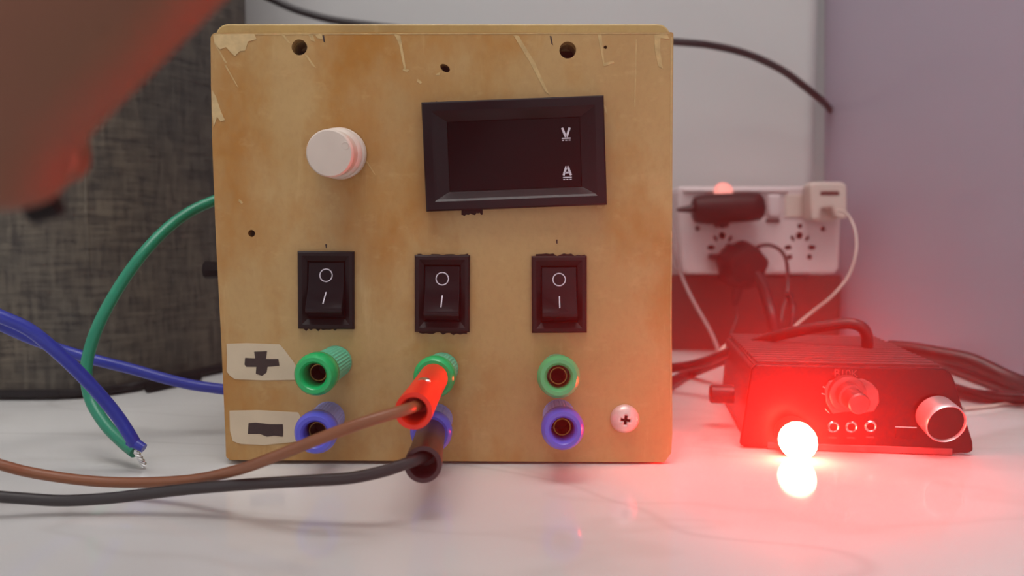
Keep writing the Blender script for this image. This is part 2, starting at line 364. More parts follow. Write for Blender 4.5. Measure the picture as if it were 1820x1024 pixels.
# chips, slivers and peeled veneer, each a thin proud flake
def flake(name, pts, m, t=0.00012, label=None, base=0.0):
    q = [pp(x, y) for x, y in pts]; q = [Vector((p.x, -base, p.z)) for p in q]
    return obj(name, prism(q, (0, -t, 0)), m, ps, label=label)
flake('torn_veneer', [(379, 62), (452, 60), (456, 70), (441, 74), (436, 90), (426, 91), (418, 100), (411, 94), (402, 84), (391, 88), (381, 76)], M['raw'], label='pale torn patch at the top left corner')
flake('torn_veneer', [(377, 160), (384, 172), (392, 196), (400, 214), (392, 216), (386, 208), (380, 226), (377, 200)], M['raw'], label='pale torn patch on the left edge')
for pts in ([(912, 62), (922, 64), (950, 110), (976, 168), (969, 163), (940, 108)], [(500, 62), (505, 61), (517, 78), (512, 76)], [(541, 96), (546, 98), (562, 121), (556, 118)],
            [(700, 60), (712, 64), (722, 124), (718, 122), (709, 78)], [(1062, 61), (1069, 61), (1074, 112), (1090, 108), (1092, 112), (1073, 118)],
            [(1163, 62), (1185, 60), (1190, 70), (1174, 68), (1173, 90), (1178, 122), (1170, 118), (1164, 90)], [(1130, 70), (1132, 70), (1129, 190), (1127, 190)],
            [(1192, 66), (1195, 66), (1193, 330), (1191, 330)], [(1192, 410), (1194, 410), (1192, 740), (1191, 740)],
            [(399, 116), (402, 116), (424, 156), (420, 152)], [(380, 76), (384, 80), (404, 112), (400, 112)], [(425, 354), (432, 360), (430, 363), (424, 358)],
            [(383, 60), (1190, 58.2), (1190, 60), (383, 61.8)], [(716, 122), (728, 124), (724, 128), (716, 126)], [(776, 131), (783, 128), (781, 134), (774, 134)],
            [(650, 286), (654, 288), (668, 312), (664, 308)], [(806, 372), (812, 374), (890, 371), (888, 368), (860, 371)], [(1062, 365), (1072, 366), (1070, 370), (1060, 369)],
            [(1072, 184), (1077, 190), (1080, 204), (1076, 200)], [(548, 62), (556, 62), (560, 74), (553, 72)], [(560, 62), (572, 61), (574, 70), (564, 68)], [(742, 140), (750, 146), (748, 150), (741, 145)]):
    flake('scratch', pts, M['scuff'], 0.00008)
for pts in ([(573, 63), (576, 63), (578, 76), (575, 74)], [(977, 64), (980, 64), (983, 80), (980, 78)], [(578, 434), (581, 434), (581, 441), (579, 441)], [(988, 426), (991, 426), (991, 433), (989, 433)]):
    flake('pencil_mark', pts, M['marker'], 0.00006)
# near-black flakes paint the shade in ragged saw cuts round the cutouts
def ragged(x0, y0, x1, y1, side, seed):
    rnd = random.Random(seed); pts = []; n = 14
    for i in range(n+1):
        x = x0+(x1-x0)*i/n; y = y0+(y1-y0)*i/n
        pts.append((x, y+side*rnd.uniform(0.5, 6.0)))
    pts += [(x1, y1-side*6), (x0, y0-side*6)]
    flake('ragged_cut_shade', pts, M['dark'], 0.00005)
ragged(742, 457, 832, 455, -1, 2); ragged(745, 590, 830, 590, 1, 3); ragged(952, 456, 1040, 456, -1, 5)
ragged(540, 583, 600, 583, 1, 8); ragged(758, 186, 800, 184, -1, 9); ragged(820, 379, 858, 377, 1, 11)

# meter
mc = P(914.5, 275.5, 0.226); mrot = Matrix.Rotation(math.radians(-2.2), 4, 'Y')
def loc_frame(c, r=Matrix.Identity(4)): return Matrix.Translation(c) @ r
MW, MH, MP = 0.0474, 0.0283, 0.0042
def ring_mesh(rings):   # rings: list of (half_w, half_h, y) ; last capped
    bm = bmesh.new(); rows = [[bm.verts.new((sx*a, y, sz*b)) for sx, sz in ((-1, -1), (1, -1), (1, 1), (-1, 1))] for a, b, y in rings]
    for a, b in zip(rows, rows[1:]):
        for i in range(4): bm.faces.new((a[i], a[(i+1) % 4], b[(i+1) % 4], b[i]))
    bm.faces.new(rows[0]); bm.faces.new(rows[-1]); return bm
a, b = MW/2, MH/2
mx = loc_frame(mc, mrot)
meter = obj('panel_meter', ring_mesh([(a, b, 0.0), (a, b, -MP+.0004), (a-.0004, b-.0004, -MP), (a-.0024, b-.0024, -MP), (a-.0030, b-.0030, -MP+.0004), (a-.0062, b-.0050, -MP+.0023), (a-.0063, b-.0051, -0.0006)]), M['black'], ps, mx=mx, label='black meter with a dark blank window')
obj('display_window', box((-a+.0064, -MP+.0022, -b+.0052), (a-.0064, -MP+.0030, b-.0052)), M['screen'], meter, mx=mx)
def glyph(strokes, w_, px, py, nm, lab=None):
    c = P(px, py, 0.226-MP+0.0021); bm = bmesh.new()
    for (x0, z0, x1, z1, ww) in strokes:
        p0, p1 = Vector((x0, 0, z0)), Vector((x1, 0, z1)); dd = (p1-p0).normalized(); nn = Vector((dd.z, 0, -dd.x))*ww/2
        prism([p0-nn, p0+nn, p1+nn, p1-nn], (0, -0.00012, 0), bm)
    bm.transform(Matrix.Translation(c) @ mrot); obj(nm, bm, M['ink'], meter, label=lab)
u = 0.000145
def und(z): return [(-8*u, z, 8*u, z, 2.2*u)]+[(k-2.2*u, z-3.6*u, k+1.6*u, z-3.6*u, 1.6*u) for k in (-5.6*u, 0.3*u, 6.2*u)]
glyph([(-6.8*u, 9*u, -0.6*u, -8*u, 4*u), (6.8*u, 9*u, 0.6*u, -8*u, 4*u)]+und(-10*u), u, 1006, 236, 'letter_v', 'white underlined V')
glyph([(-6.8*u, -8*u, -1.0*u, 8.6*u, 4*u), (6.8*u, -8*u, 1.0*u, 8.6*u, 4*u), (-4*u, -3*u, 4*u, -3*u, 3*u), (-2.4*u, 7.6*u, 2.4*u, 7.6*u, 2.6*u)]+und(-11.6*u), u, 1008, 304, 'letter_a', 'white underlined A')

# rocker switches
def switch(px, py, w_, h_, rot, tick, lab):
    c = P(px, py, 0.226); mx = loc_frame(c, Matrix.Rotation(math.radians(rot), 4, 'Y')); a, b = w_/2, h_/2
    fr = obj('rocker_switch', ring_mesh([(a, b, 0), (a, b, -.0012), (a-.0004, b-.0004, -.0016), (a-.0012, b-.0012, -.0016), (a-.0024, b-.0026, -.0006), (a-.0025, b-.0027, .0002)]), M['black_matte'], ps, mx=mx, label=lab)
    aw, bh = a-.0027, b-.0030
    pr = [(bh, .0000), (bh, -.0004), (0.0004, -.0014), (-0.0046, -.0046), (-0.0056, -.0046), (-bh, -.0008), (-bh, .0000)]
    bm = prism([(-aw, y, z) for z, y in pr], (2*aw, 0, 0))
    rk = obj('rocker', bm, M['black'], fr, mx=mx, bevel=0.0003)
    # O mark on the upper facet, I mark on the lower facet
    def on(z):
        if z > .0004: t = (z-.0004)/(bh-.0004); return -.0014+t*(.0010)
        t = (z-.0004)/(-.0050); return -.0014+t*(-.0032)
    bmr = bmesh.new(); R_, r_, zc = .00165, .00014, .0040; N = 36
    rows = []
    for i in range(N):
        an = 2*PI*i/N; row = []
        for rr in (R_-r_, R_+r_):
            x, z = rr*math.cos(an), zc+rr*math.sin(an)
            row += [bmr.verts.new((x, on(z)-.00004, z)), bmr.verts.new((x, on(z)-.0001, z))]
        rows.append(row)
    for i in range(N):
        p, q = rows[i], rows[(i+1) % N]
        for s_, e_ in ((0, 1), (1, 3), (3, 2), (2, 0)): bmr.faces.new((p[s_], p[e_], q[e_], q[s_]))
    obj('circle_mark', bmr, M['ink'], fr, mx=mx, label='white printed circle')
    z0, z1 = -.0004, -.0034; x0 = tick
    bmi = prism([(x0-.00016, on(z0)-.0001, z0), (x0+.00016, on(z0)-.0001, z0), (-x0+.00016, on(z1)-.0001, z1), (-x0-.00016, on(z1)-.0001, z1)], (0, .00007, 0))
    obj('line_mark', bmi, M['ink'], fr, mx=mx, label='white printed stroke')
switch(581, 515.5, .0150, .0208, 0.6, .00022, 'leftmost black rocker switch, above the first green socket')
switch(786.5, 521.5, .0147, .0206, 0.4, .0001, 'middle black rocker switch, above the red plug')
switch(993.5, 523, .0147, .0206, -0.4, .0000, 'rightmost black rocker switch')

# white round knob
kb = P(608, 273, 0.226); ke = P(585, 272.5, 0.213); ax = (ke-kb); kl = ax.length
pr = [(0, 0), (.0066, 0), (.0068, kl*.16), (.0066, kl*.2), (.0060, kl*.22), (.0059, kl*.34), (.0065, kl*.37), (.0066, kl*.42), (.0064, kl*.47), (.0058, kl*.52), (.00575, kl*.84), (.0060, kl*.88), (.0060, kl*.96), (.0056, kl), (.004, kl+.0001), (0, kl+.00015)]
kn = obj('knob', lathe(pr, 56), M['white'], ps, smooth=True, mx=Matrix.Translation(kb) @ rot_to(ax), label='round off-white plastic knob')
dm = P(614, 259, 0.2128)
obj('pointer_dimple', lathe([(.00045, 0), (.00075, .0001), (.0009, .0003), (.0011, .0001), (.0011, -.0002), (0, -.0002)], 20), M['white'], kn, smooth=True, mx=Matrix.Translation(dm) @ rot_to(ax))
# screw
sc_c = P(1110, 744, .226)
bm = lathe([(.0039, 0), (.0039, -.0003), (.0037, -.0009), (.0030, -.0016), (.0020, -.0021), (.0009, -.0023), (0, -.0023)], 36)
bm.transform(Matrix.Translation(sc_c) @ rot_to((0, 1, 0)))
scr = obj('screw', bm, M['screw'], ps, smooth=True, label='pale domed cross-head screw')
bm = box((-.0013, -.0019, -.00042), (.0013, .0, .00042)); box((-.00042, -.0019, -.0013), (.00042, .0, .0013), bm)
rec = [box((-.0013, -.0035, -.00042), (.0013, -.0008, .00042)), box((-.00042, -.0035, -.0013), (.00042, -.0008, .0013))]
for r_ in rec: r_.transform(Matrix.Translation(sc_c) @ Matrix.Rotation(0.12, 4, 'Y'))
cut(scr, rec); bm.free()
obj('screw_recess_shade', box((-.0014, -.0010, -.0014), (.0014, -.0003, .0014)), M['dark'], scr, mx=Matrix.Translation(sc_c))  # dark block paints the shade at the bottom of the cross recess
# masking tape labels
def tape(pts, name, lab):
    q = [pp(x, y) for x, y in pts]; o = obj(name, prism([(p.x, 0, p.z) for p in q], (0, -0.00015, 0)), M['tape'], ps, label=lab); return o
tp = tape([(403, 611), (440, 610), (497, 612), (506, 622), (523, 645), (530, 660), (528, 675), (470, 676), (418, 674), (409, 668), (403, 660), (404, 635)], 'tape_label', 'cream tape with a plus sign')
tm = tape([(408, 730), (460, 729), (530, 733), (537, 745), (540, 770), (528, 785), (470, 791), (428, 789), (414, 784), (409, 765)], 'tape_label', 'cream tape with a minus sign')
def mark(pts, par, nm):
    q = [pp(x, y) for x, y in pts]; obj(nm, prism([(p.x, -.00016, p.z) for p in q], (0, -0.00006, 0)), M['marker'], par)
mark([(452, 625), (475, 624), (473, 638), (495, 638), (497, 650), (476, 652), (474, 662), (466, 668), (455, 664), (456, 652), (438, 652), (435, 648), (436, 636), (454, 637)], tp, 'plus_sign')
mark([(442, 752), (455, 751), (480, 754), (503, 754), (504, 766), (503, 776), (488, 774), (475, 776), (462, 771), (441, 771)], tm, 'minus_sign')
# side stub
s0 = P(364, 480, .262)
obj('side_screw', lathe([(0, 0), (.0026, 0), (.0027, .0005), (.0025, .014), (0, .014)], 8), M['jet'], ps, mx=Matrix.Translation(Vector((s0.x, s0.y, s0.z))) @ rot_to((1, 0, 0)), label='black stub on the left side')

# binding posts
def post(px, py, ex, ey, eD, mb, ms, lab):
    c = P(px, py, .226); e = P(ex, ey, eD); ax = e-c; L = ax.length; mx = Matrix.Translation(c) @ rot_to(ax)
    body = [(0, 0), (.0044, 0), (.0044, .0012), (.0044, .0016), (.0046, L*.66), (.0040, L*.69), (.0040, L*.72), (.0031, L*.72), (.0031, L-.0126), (0, L-.0126)]
    bm = lathe(body, 64, rib_amp=.00022, rib_rows=(3, 4))
    p = obj('binding_post', bm, ms, ps, smooth=False, mx=mx, label=lab)
    col = [(.0030, L*.722), (.0048, L*.722), (.0053, L*.76), (.0054, L*.90), (.0051, L*.96), (.0045, L), (.0036, L), (.0031, L-.0005), (.0029, L-.0012), (.0028, L-.012), (0, L-.012)]
    c1 = obj('collar', lathe(col, 48), mb, p, smooth=True, mx=mx)
    obj('metal_sleeve', lathe([(.0019, L-.011), (.0019, L-.0042), (.0022, L-.0042), (.0022, L-.011)], 32), M['brass'], p, smooth=True, mx=mx)
    obj('bore_shade', lathe([(0, L-.0105), (.0018, L-.0105), (.0018, L-.0108)], 24), M['dark'], p, mx=mx)  # dark disc paints the shade deep in the bore
    return c, e
post(597, 643, 557, 668, .206, M['green'], M['green_s'], 'leftmost green binding post, beside the plus label')
post(584, 742, 559, 772, .206, M['blue'], M['blue_s'], 'leftmost blue binding post, beside the minus label')
g2 = post(786, 655, 770, 672, .212, M['green'], M['green_s'], 'middle green binding post holding the red plug')
b2_ = post(776, 745, 765, 771, .212, M['blue'], M['blue_s'], 'middle blue binding post holding the black plug')
post(990, 658, 993, 671, .206, M['green_b'], M['green_s'], 'rightmost green binding post')
post(993, 738, 1001, 765, .206, M['blue'], M['blue_s'], 'rightmost blue binding post, nearest the screw')
adopt(ps)

# ------------------------------------------------------------------ banana leads
def lead(name, lab, s, e, mp, mc_, wirepts, wr, plugr, window):
    root = empty(name, F(500, 880), lab, 'cable')
    ax = e-s; L = ax.length; mx = Matrix.Translation(s) @ rot_to(ax)
    pr = [(0, 0), (plugr*.8, 0), (plugr*.9, .0006), (plugr*.93, L*.6), (plugr, L*.95), (plugr*.99, L), (plugr*.75, L), (plugr*.66, L-.0008), (plugr*.6, L-.009), (0, L-.009)]
    pl = obj('plug', lathe(pr, 48), mp, root, smooth=True, mx=mx)
    if window:
        c = window; obj('plug_screw', lathe([(.0011, -.0006), (.0011, .0003), (.0009, .0006), (0, .0006)], 20), M['metal'], pl, smooth=True,
                        mx=Matrix.Translation(c) @ rot_to(Vector((-0.15, -0.3, 1))) @ Matrix.Diagonal((1.5, .8, .6, 1)))
    obj('wire', tube(wirepts, wr, n=14, seg=14), mc_, root, smooth=True)
    adopt(root); return root
e1 = P(735, 731, .178); s1 = g2[1]+(g2[0]-g2[1]).normalized()*.001
lead('test_lead', 'brown wired lead ending in a red plug in the middle green socket', s1, e1, M['red'], M['brown'],
     [P(748, 716, .186), P(738, 722, .179), P(715, 730, .174), P(640, 753, .170), P(560, 783, .170), P(480, 815, .175), P(420, 836, .182), P(340, 853, .190), P(240, 858, .195), P(150, 854, .195), P(60, 841, .194), P(0, 826, .192), P(-120, 790, .19), P(-300, 735, .19), P(-600, 650, .20), P(-1000, 600, .22)], .00125, .0041, P(754, 676, .1925))
e2 = P(752, 826, .180); s2 = b2_[1]+(b2_[0]-b2_[1]).normalized()*.001
lead('test_lead', 'black wired lead ending in a dark plug in the middle blue socket', s2, e2, M['blackplug'], M['blackwire'],
     [P(762, 806, .188), P(748, 815, .181), P(722, 824, .178), P(680, 838, .177), P(620, 850, .177), P(540, 855, .178), P(440, 861, .181), P(340, 869, .184), P(260, 878, .185), P(190, 886, .185), P(110, 890, .185), P(40, 886, .184), P(-40, 880, .182), P(-240, 865, .18), P(-600, 850, .19), P(-1000, 800, .21)], .00130, .0041, None)

# ------------------------------------------------------------------ green and blue wires twisted at the tip
gw = empty('green_wire', F(240, 815), 'thick green wire curving from the left side of the tan box to a stripped end', 'wire')
obj('insulation', tube([P(475, 332, .268), P(430, 340, .266), P(380, 357, .262), P(335, 378, .258), P(295, 408, .252), P(255, 450, .246), P(215, 505, .242), P(180, 567, .238), P(160, 620, .236), P(153, 665, .234), P(162, 712, .232), P(188, 755, .228), P(215, 783, .225), P(240, 804, .222)], .00165, n=12, seg=16), M['greenwire'], gw, smooth=True)
cp = bmesh.new()
for k in range(4):
    pts = []
    for j in range(9):
        t = j/8; a_ = 2*PI*(k/4+t*1.2); c = P(241+16*t, 801+27*t, .2215); pts.append(c+Vector((math.cos(a_)*.00042, math.sin(a_)*.0003, math.sin(a_)*.00042)))
    tube(pts, 0.00036, n=3, seg=6, bm=cp)
obj('bare_strands', cp, M['metal'], gw, smooth=True, label='twisted bare metal strands')
adopt(gw)
bw = empty('blue_wire', F(250, 812), 'thick blue wire looping off at left and back to the stripped end', 'wire')
obj('insulation', tube([P(500, 706, .262), P(450, 700, .260), P(395, 692, .258), P(340, 684, .256), P(290, 672, .254), P(230, 655, .252), P(170, 640, .250), P(110, 622, .248), P(50, 600, .243), P(-30, 565, .235), P(-110, 540, .225), P(-140, 525, .212), P(-90, 530, .205), P(-30, 548, .204), P(0, 562, .204), P(50, 585, .206), P(95, 620, .208), P(140, 662, .211), P(180, 705, .214), P(210, 742, .216), P(232, 776, .217), P(240, 790, .2175)], .00165, n=10, seg=16), M['bluewire'], bw, smooth=True)
obj('insulation_end', tube([P(230, 783, .2175), P(244, 790, .2172), P(256, 797, .217)], .00150, n=6, seg=14, r1=.0012), M['bluewire'], bw, smooth=True)
adopt(bw)

# ------------------------------------------------------------------ black cable crossing the back wall
bc = obj('wall_cable', tube([P(380, -60, .415), P(430, -28, .415), P(490, 2, .415), P(540, 22, .415), P(620, 40, .415), P(800, 58, .41), P(1000, 62, .41), P(1205, 75, .415), P(1270, 82, .42), P(1330, 97, .425), P(1390, 125, .428), P(1440, 162, .432), P(1465, 183, .443), P(1476, 196, .458), P(1482, 202, .475)], .0018, n=8), M['rubber'], smooth=True)
tag(bc, 'black cable sagging across the white wall behind the tan box', 'cable')

# ------------------------------------------------------------------ socket board
SD = WALL_D-0.030
sb = empty('socket_board', P(1350, 480, SD+.015), 'white extension board with two round-pin sockets mounted above the brown skirting', 'socket board')
def sp(px, py, dy=0.0): return P(px, py, SD+dy)
TH = Vector((0, .021, 0))
plate = [sp(1208, 331), sp(1490, 331), sp(1497, 340), sp(1492, 478), sp(1484, 487), sp(1222, 487), sp(1213, 480), sp(1203, 340)]
plate = [Vector((p.x, sp(0, 400).y, p.z)) for p in plate]
yS = plate[0].y
shell = obj('shell', prism(plate, TH), M['socket'], sb, bevel=0.0018)
def sdisc(px, py, r, seg=14, sx=1, ang=0):
    c = sp(px, py); bm = lathe([(0, -.003), (r, -.003), (r, .004), (0, .004)], seg); bm.transform(Matrix.Translation((c.x, yS, c.z)) @ rot_to((0, 1, 0)) @ Matrix.Rotation(ang, 4, 'Z') @ Matrix.Diagonal((sx, 1, 1, 1))); return bm
hs = [(1240, 406, .0013, 1, 0), (1463, 407, .0013, 1, 0)]
for cx_ in (1284, 1421):
    hs += [(cx_, 419, .0019, 1, 0), (cx_+1, 402, .0013, 1, 0), (cx_-12, 424, .0009, 1.9, 1.0), (cx_+14, 424, .0009, 1.9, -1.0), (cx_-20, 440, .0012, 1.7, 0), (cx_+22, 440, .0012, 1.7, 0), (cx_-17, 457, .0014, 1, 0), (cx_+18, 457, .0014, 1, 0)]
dg = bpy.context.evaluated_depsgraph_get(); dg.update()
me_ = bpy.data.meshes.new_from_object(shell.evaluated_get(dg)); shell.modifiers.clear(); shell.data = me_
cut(shell, [sdisc(x, y, r, 14, s_, a_) for x, y, r, s_, a_ in hs])
for x, y, r, s_, a_ in hs:
    c = sp(x, y); bm = lathe([(0, .0018), (r*.97, .0018), (r*.97, .0036), (0, .0036)], 12)
    obj('pin_hole_shade', bm, M['dark'], sb, mx=Matrix.Translation((c.x, yS, c.z)) @ rot_to((0, 1, 0)) @ Matrix.Rotation(a_, 4, 'Z') @ Matrix.Diagonal((s_, 1, 1, 1)))  # dark plug inside each drilled hole paints its shade
def sbox(x0, y0, x1, y1, out_, m, name, par, bev=.0006, inn=.0, label=None):
    p0, p1 = sp(x0, y1), sp(x1, y0); return obj(name, box((p0.x, yS-out_, p0.z), (p1.x, yS+inn, p1.z)), m, par, bevel=bev, label=label)
sbox(1214, 336, 1400, 342, .0016, M['socket'], 'top_ridge', sb)
sw = sbox(1361, 346, 1385, 386, .0036, M['socket'], 'rocker', sb, .0012, label='white on-off rocker')
sbox(1361, 390, 1386, 396, .0003, M['skirt'], 'rocker_slot', sb, .0001)
sbox(1394, 346, 1429, 386, .0008, M['cream'], 'rocker_surround', sb)
nd = sp(1284, 338); obj('neon_indicator', lathe([(.0045, 0), (.0045, .0016), (.0032, .0030), (0, .0034)], 24), M['neon'], sb, smooth=True, mx=Matrix.Translation((nd.x, yS-.0012, nd.z-.001)) @ rot_to((0, -1, 0.5)), label='lit pinkish-orange indicator lamp')
adopt(sb)
# black charger lying across the left socket
ch = empty('black_charger', sp(1290, 395, -.01), 'black oblong charger plugged into the left half of the socket board', 'charger')
def lz(px0, px1, pyc, D, prof, m, name, par, sy=1.0, lab=None):
    a_, b_ = P(px0, pyc[0], D), P(px1, pyc[1], D); ax = b_-a_; L = ax.length
    bm = lathe([(r, t*L) for t, r in prof], 32); bm.transform(Matrix.Diagonal((1, sy, 1, 1)))
    return obj(name, bm, m, par, smooth=True, mx=Matrix.Translation(a_) @ ax.to_track_quat('Z', 'X').to_matrix().to_4x4(), label=lab)
CD = SD-.0095
lz(1231, 1357, (373, 367), CD, [(0, 0), (0, .0045), (.03, .0063), (.12, .0070), (.15, .0070), (.2, .0074), (.8, .0070), (.94, .0066), (.985, .0052), (1.0, .0035), (1.0, 0)], M['black_matte'], 'charger_body', ch, 1.0)
lz(1203, 1233, (373, 371), CD, [(0, 0), (0, .0009), (.7, .0018), (1, .0026), (1, 0)], M['rubber'], 'strain_relief', ch)
obj('prong_base', box((sp(1274, 0).x, yS-.010, sp(0, 404).z), (sp(1294, 0).x, yS-.001, sp(0, 390).z)), M['black_matte'], ch, bevel=.0006)
adopt(ch)
wc = empty('white_charger', sp(1463, 385, -.01), 'cream white charger plugged into the top right of the socket board', 'charger')
yC = yS-.0022
bmc = prism([(sp(x, 0).x, yC, sp(0, y).z) for x, y in ((1431, 332), (1437, 326), (1488, 326), (1496, 332), (1498, 388), (1490, 391), (1476, 386), (1470, 370), (1452, 372), (1450, 392), (1434, 392))], (0, -.011, 0))
obj('charger_body', bmc, M['cream'], wc, bevel=.0012)
obj('usb_slot', box((sp(1449, 0).x, yC-.0112, sp(0, 349).z), (sp(1482, 0).x, yC-.0108, sp(0, 342).z)), M['skirt'], wc)
obj('prong_plate', box((sp(1452, 0).x, yS-.0062, sp(0, 394).z), (sp(1486, 0).x, yS-.0008, sp(0, 371).z)), M['cream'], wc, bevel=.0004)
adopt(wc)
wcc = tag(obj('charger_cable', tube([P(1488, 374, .395), P(1500, 376, .392), P(1512, 390, .39), P(1521, 415, .385), P(1521, 450, .38), P(1508, 490, .38), P(1480, 525, .38), P(1445, 553, .385), P(1415, 578, .385), P(1395, 600, .378), P(1375, 618, .372)], .0006, n=8, seg=8), M['cream'], smooth=True), 'thin white cable looping down from the cream charger', 'cable')
# round black plug in the lower left socket
bp_ = empty('black_plug', sp(1312, 480, -.01), 'knobbly black plug pushed into the lower left socket, cables hanging from it', 'plug')
c0 = P(1311, 471, SD-.0010); c1 = P(1313, 473, SD-.020)
bm = bmesh.new(); seg = 40
prf = [(0, 0), (.0095, 0), (.0112, .002), (.0116, .008), (.0106, .014), (.0078, .0178), (0, .0185)]
bm = lathe(prf, seg)
for v in bm.verts:
    a_ = math.atan2(v.co.y, v.co.x); k = 1+.045*math.sin(5*a_+.6)+.03*math.sin(9*a_); v.co.x *= k*1.0; v.co.y *= k
obj('plug_body', bm, M['black_matte'], bp_, smooth=True, mx=Matrix.Translation(c0) @ rot_to((0, -1, 0)))
obj('grip_tab', box((P(1268, 0, SD-.004).x, yS-.008, P(0, 461, SD).z), (P(1290, 0, SD).x, yS-.0008, P(0, 451, SD).z)), M['black_matte'], bp_, bevel=.0008)
obj('plug_lip', box((P(1296, 0, SD).x, yS-.010, P(0, 446, SD).z), (P(1314, 0, SD).x, yS-.0008, P(0, 433, SD).z)), M['black_matte'], bp_, bevel=.0010)
lz(1316, 1306, (488, 545), SD-.012, [(0, 0), (0, .0036), (.5, .0026), (1.0, .0014), (1.0, 0)], M['rubber'], 'strain_relief', bp_)
adopt(bp_)
tag(obj('plug_tail_wire', tube([P(1308, 530, .408), P(1311, 552, .406), P(1309, 570, .404), P(1301, 590, .4), P(1297, 612, .395), P(1299, 632, .385), P(1306, 640, .375)], .0006, n=8, seg=8), M['rubber'], smooth=True), 'thin dark wire hanging from the tapered tail of the black plug', 'wire')
tag(obj('plug_cable', tube([P(1340, 482, .404), P(1355, 505, .402), P(1365, 535, .40), P(1373, 565, .395), P(1378, 590, .385), P(1380, 612, .37), P(1384, 625, .352)], .0030, n=8), M['rubber'], smooth=True), 'thick black cable curving down from the black plug, left of the other drop', 'cable')
tag(obj('plug_cable', tube([P(1337, 446, .415), P(1352, 437, .413), P(1370, 436, .412), P(1388, 446, .41), P(1398, 466, .408), P(1400, 500, .405), P(1397, 530, .40), P(1391, 552, .396), P(1388, 580, .39), P(1392, 610, .372)], .0009, n=8, seg=8), M['rubber'], smooth=True), 'thin dark cable arching over the socket board beside the black plug', 'cable')
tag(obj('plug_cable', tube([P(1402, 520, .398), P(1409, 545, .396), P(1409, 565, .392), P(1404, 590, .383), P(1402, 618, .365)], .0014, n=8, seg=10), M['rubber'], smooth=True), 'short dark cable dropping behind the amplifier, rightmost of the drops', 'cable')
# grey cable running down beside the tan box
tag(obj('grey_cable', tube([P(1120, 330, .415), P(1165, 352, .413), P(1190, 392, .41), P(1198, 420, .405), P(1202, 455, .40), P(1212, 492, .398), P(1232, 535, .39), P(1255, 575, .38), P(1270, 605, .37), P(1279, 632, .36)], .0009, n=8, seg=10), M['greycable'], smooth=True), 'thin pale grey cable running down beside the right edge of the tan box', 'cable')
wcn = empty('white_connector', P(1305, 640, .35), 'small white connector with a short curl lying behind the black cable', 'connector')
obj('connector_body', tube([P(1279, 632, .352), P(1290, 619, .352), P(1305, 611, .352), P(1325, 609, .352)], .0016, n=6), M['white'], wcn, smooth=True)
obj('connector_sleeve', tube([P(1296, 622, .35), P(1312, 617, .35), P(1330, 612, .35)], .0023, n=4), M['rubber'], wcn, smooth=True)
adopt(wcn)

# ------------------------------------------------------------------ amplifier
FL, FR = F(1316, 797), F(1719, 811); ex = (FR-FL); AW = ex.length; ex.normalize(); ang = math.atan2(ex.y, ex.x)
amp = empty('amplifier', FL, 'small black amplifier box with a glowing red lamp and a chrome-rimmed dial', 'amplifier')
AM = Matrix.Translation(FL) @ Matrix.Rotation(ang, 4, 'Z')
AH, AD = 0.0248, 0.070
def inset_l(z): return .0010+(z/AH)*.0014
def inset_r(z): return (z/AH)*.0044
def quad(y, z0, z1, dl=0, dr=0): return [(inset_l(z0)+dl, y, z0), (AW-inset_r(z0)-dr, y, z0), (AW-inset_r(z1)-dr, y, z1), (inset_l(z1)+dl, y, z1)]
case = obj('case', prism(quad(.0016, .0012, AH-.0012, .001, .001), (0, AD, 0)), M['ampcase'], amp, mx=AM, bevel=.0012)
lid = obj('lid', prism([(inset_l(AH)+.0015, .0022, AH-.0011), (AW-inset_r(AH)-.0015, .0022, AH-.0011), (AW-inset_r(AH)-.0025, AD, AH-.0011), (inset_l(AH)+.0025, AD, AH-.0011)], (0, 0, .0007)), M['amplid'], amp, mx=AM)
for k in range(14):
    y = .0045+k*.0048
    obj('rib', box((inset_l(AH)+.0022, y, AH-.0006), (AW-inset_r(AH)-.0022, y+.0022, AH+.0005)), M['amplid'], amp, mx=AM, bevel=.0002)
# face plate with rounded corners and a slightly flared foot
fpts = []
for z, x in ((0.0016, AW+.0006), (0.0004, AW-.0004)): pass
fpts = [(-.0002, 0, .0012), (.0012, 0, .0004), (AW-.004, 0, .0004), (AW-.003, 0, .0007), (AW+.0004, 0, .0008), (AW+.0016, 0, .0016), (AW+.0014, 0, .0040), (AW-inset_r(AH)+.0002, 0, AH-.0030), (AW-inset_r(AH)-.0008, 0, AH-.0010), (AW-inset_r(AH)-.0028, 0, AH), (inset_l(AH)+.0016, 0, AH), (inset_l(AH)+.0003, 0, AH-.0012)]
obj('face_plate', prism(fpts, (0, .0018, 0)), M['ampface'], amp, mx=AM, bevel=.0005)
obj('foot_strip', box((AW*.12, -.0006, .0002), (AW-.004, .0004, .0022)), M['clear'], amp, mx=AM, bevel=.0003, label='thin clear strip along the lower edge')
AMI = AM.inverted()
def afc(px, py):        # local x,z on the face
    # intersect the direction of view with the face plane
    o_ = Vector((0, CAM_Y, CAM_H)); q = P(px, py, .24); dr = q-o_; o_l = AMI @ o_; d_l = (AMI @ q)-o_l; t = -o_l.y/d_l.y; r = o_l+d_l*t; return r
def aface(px, py, prof, m, name, par=amp, seg=32, tilt=(0, -1, 0), lab=None, smooth=True, ribs=None):
    c = afc(px, py); return obj(name, lathe(prof, seg), m, par, smooth=smooth, mx=AM @ Matrix.Translation((c.x, 0, c.z)) @ rot_to(tilt), label=lab)
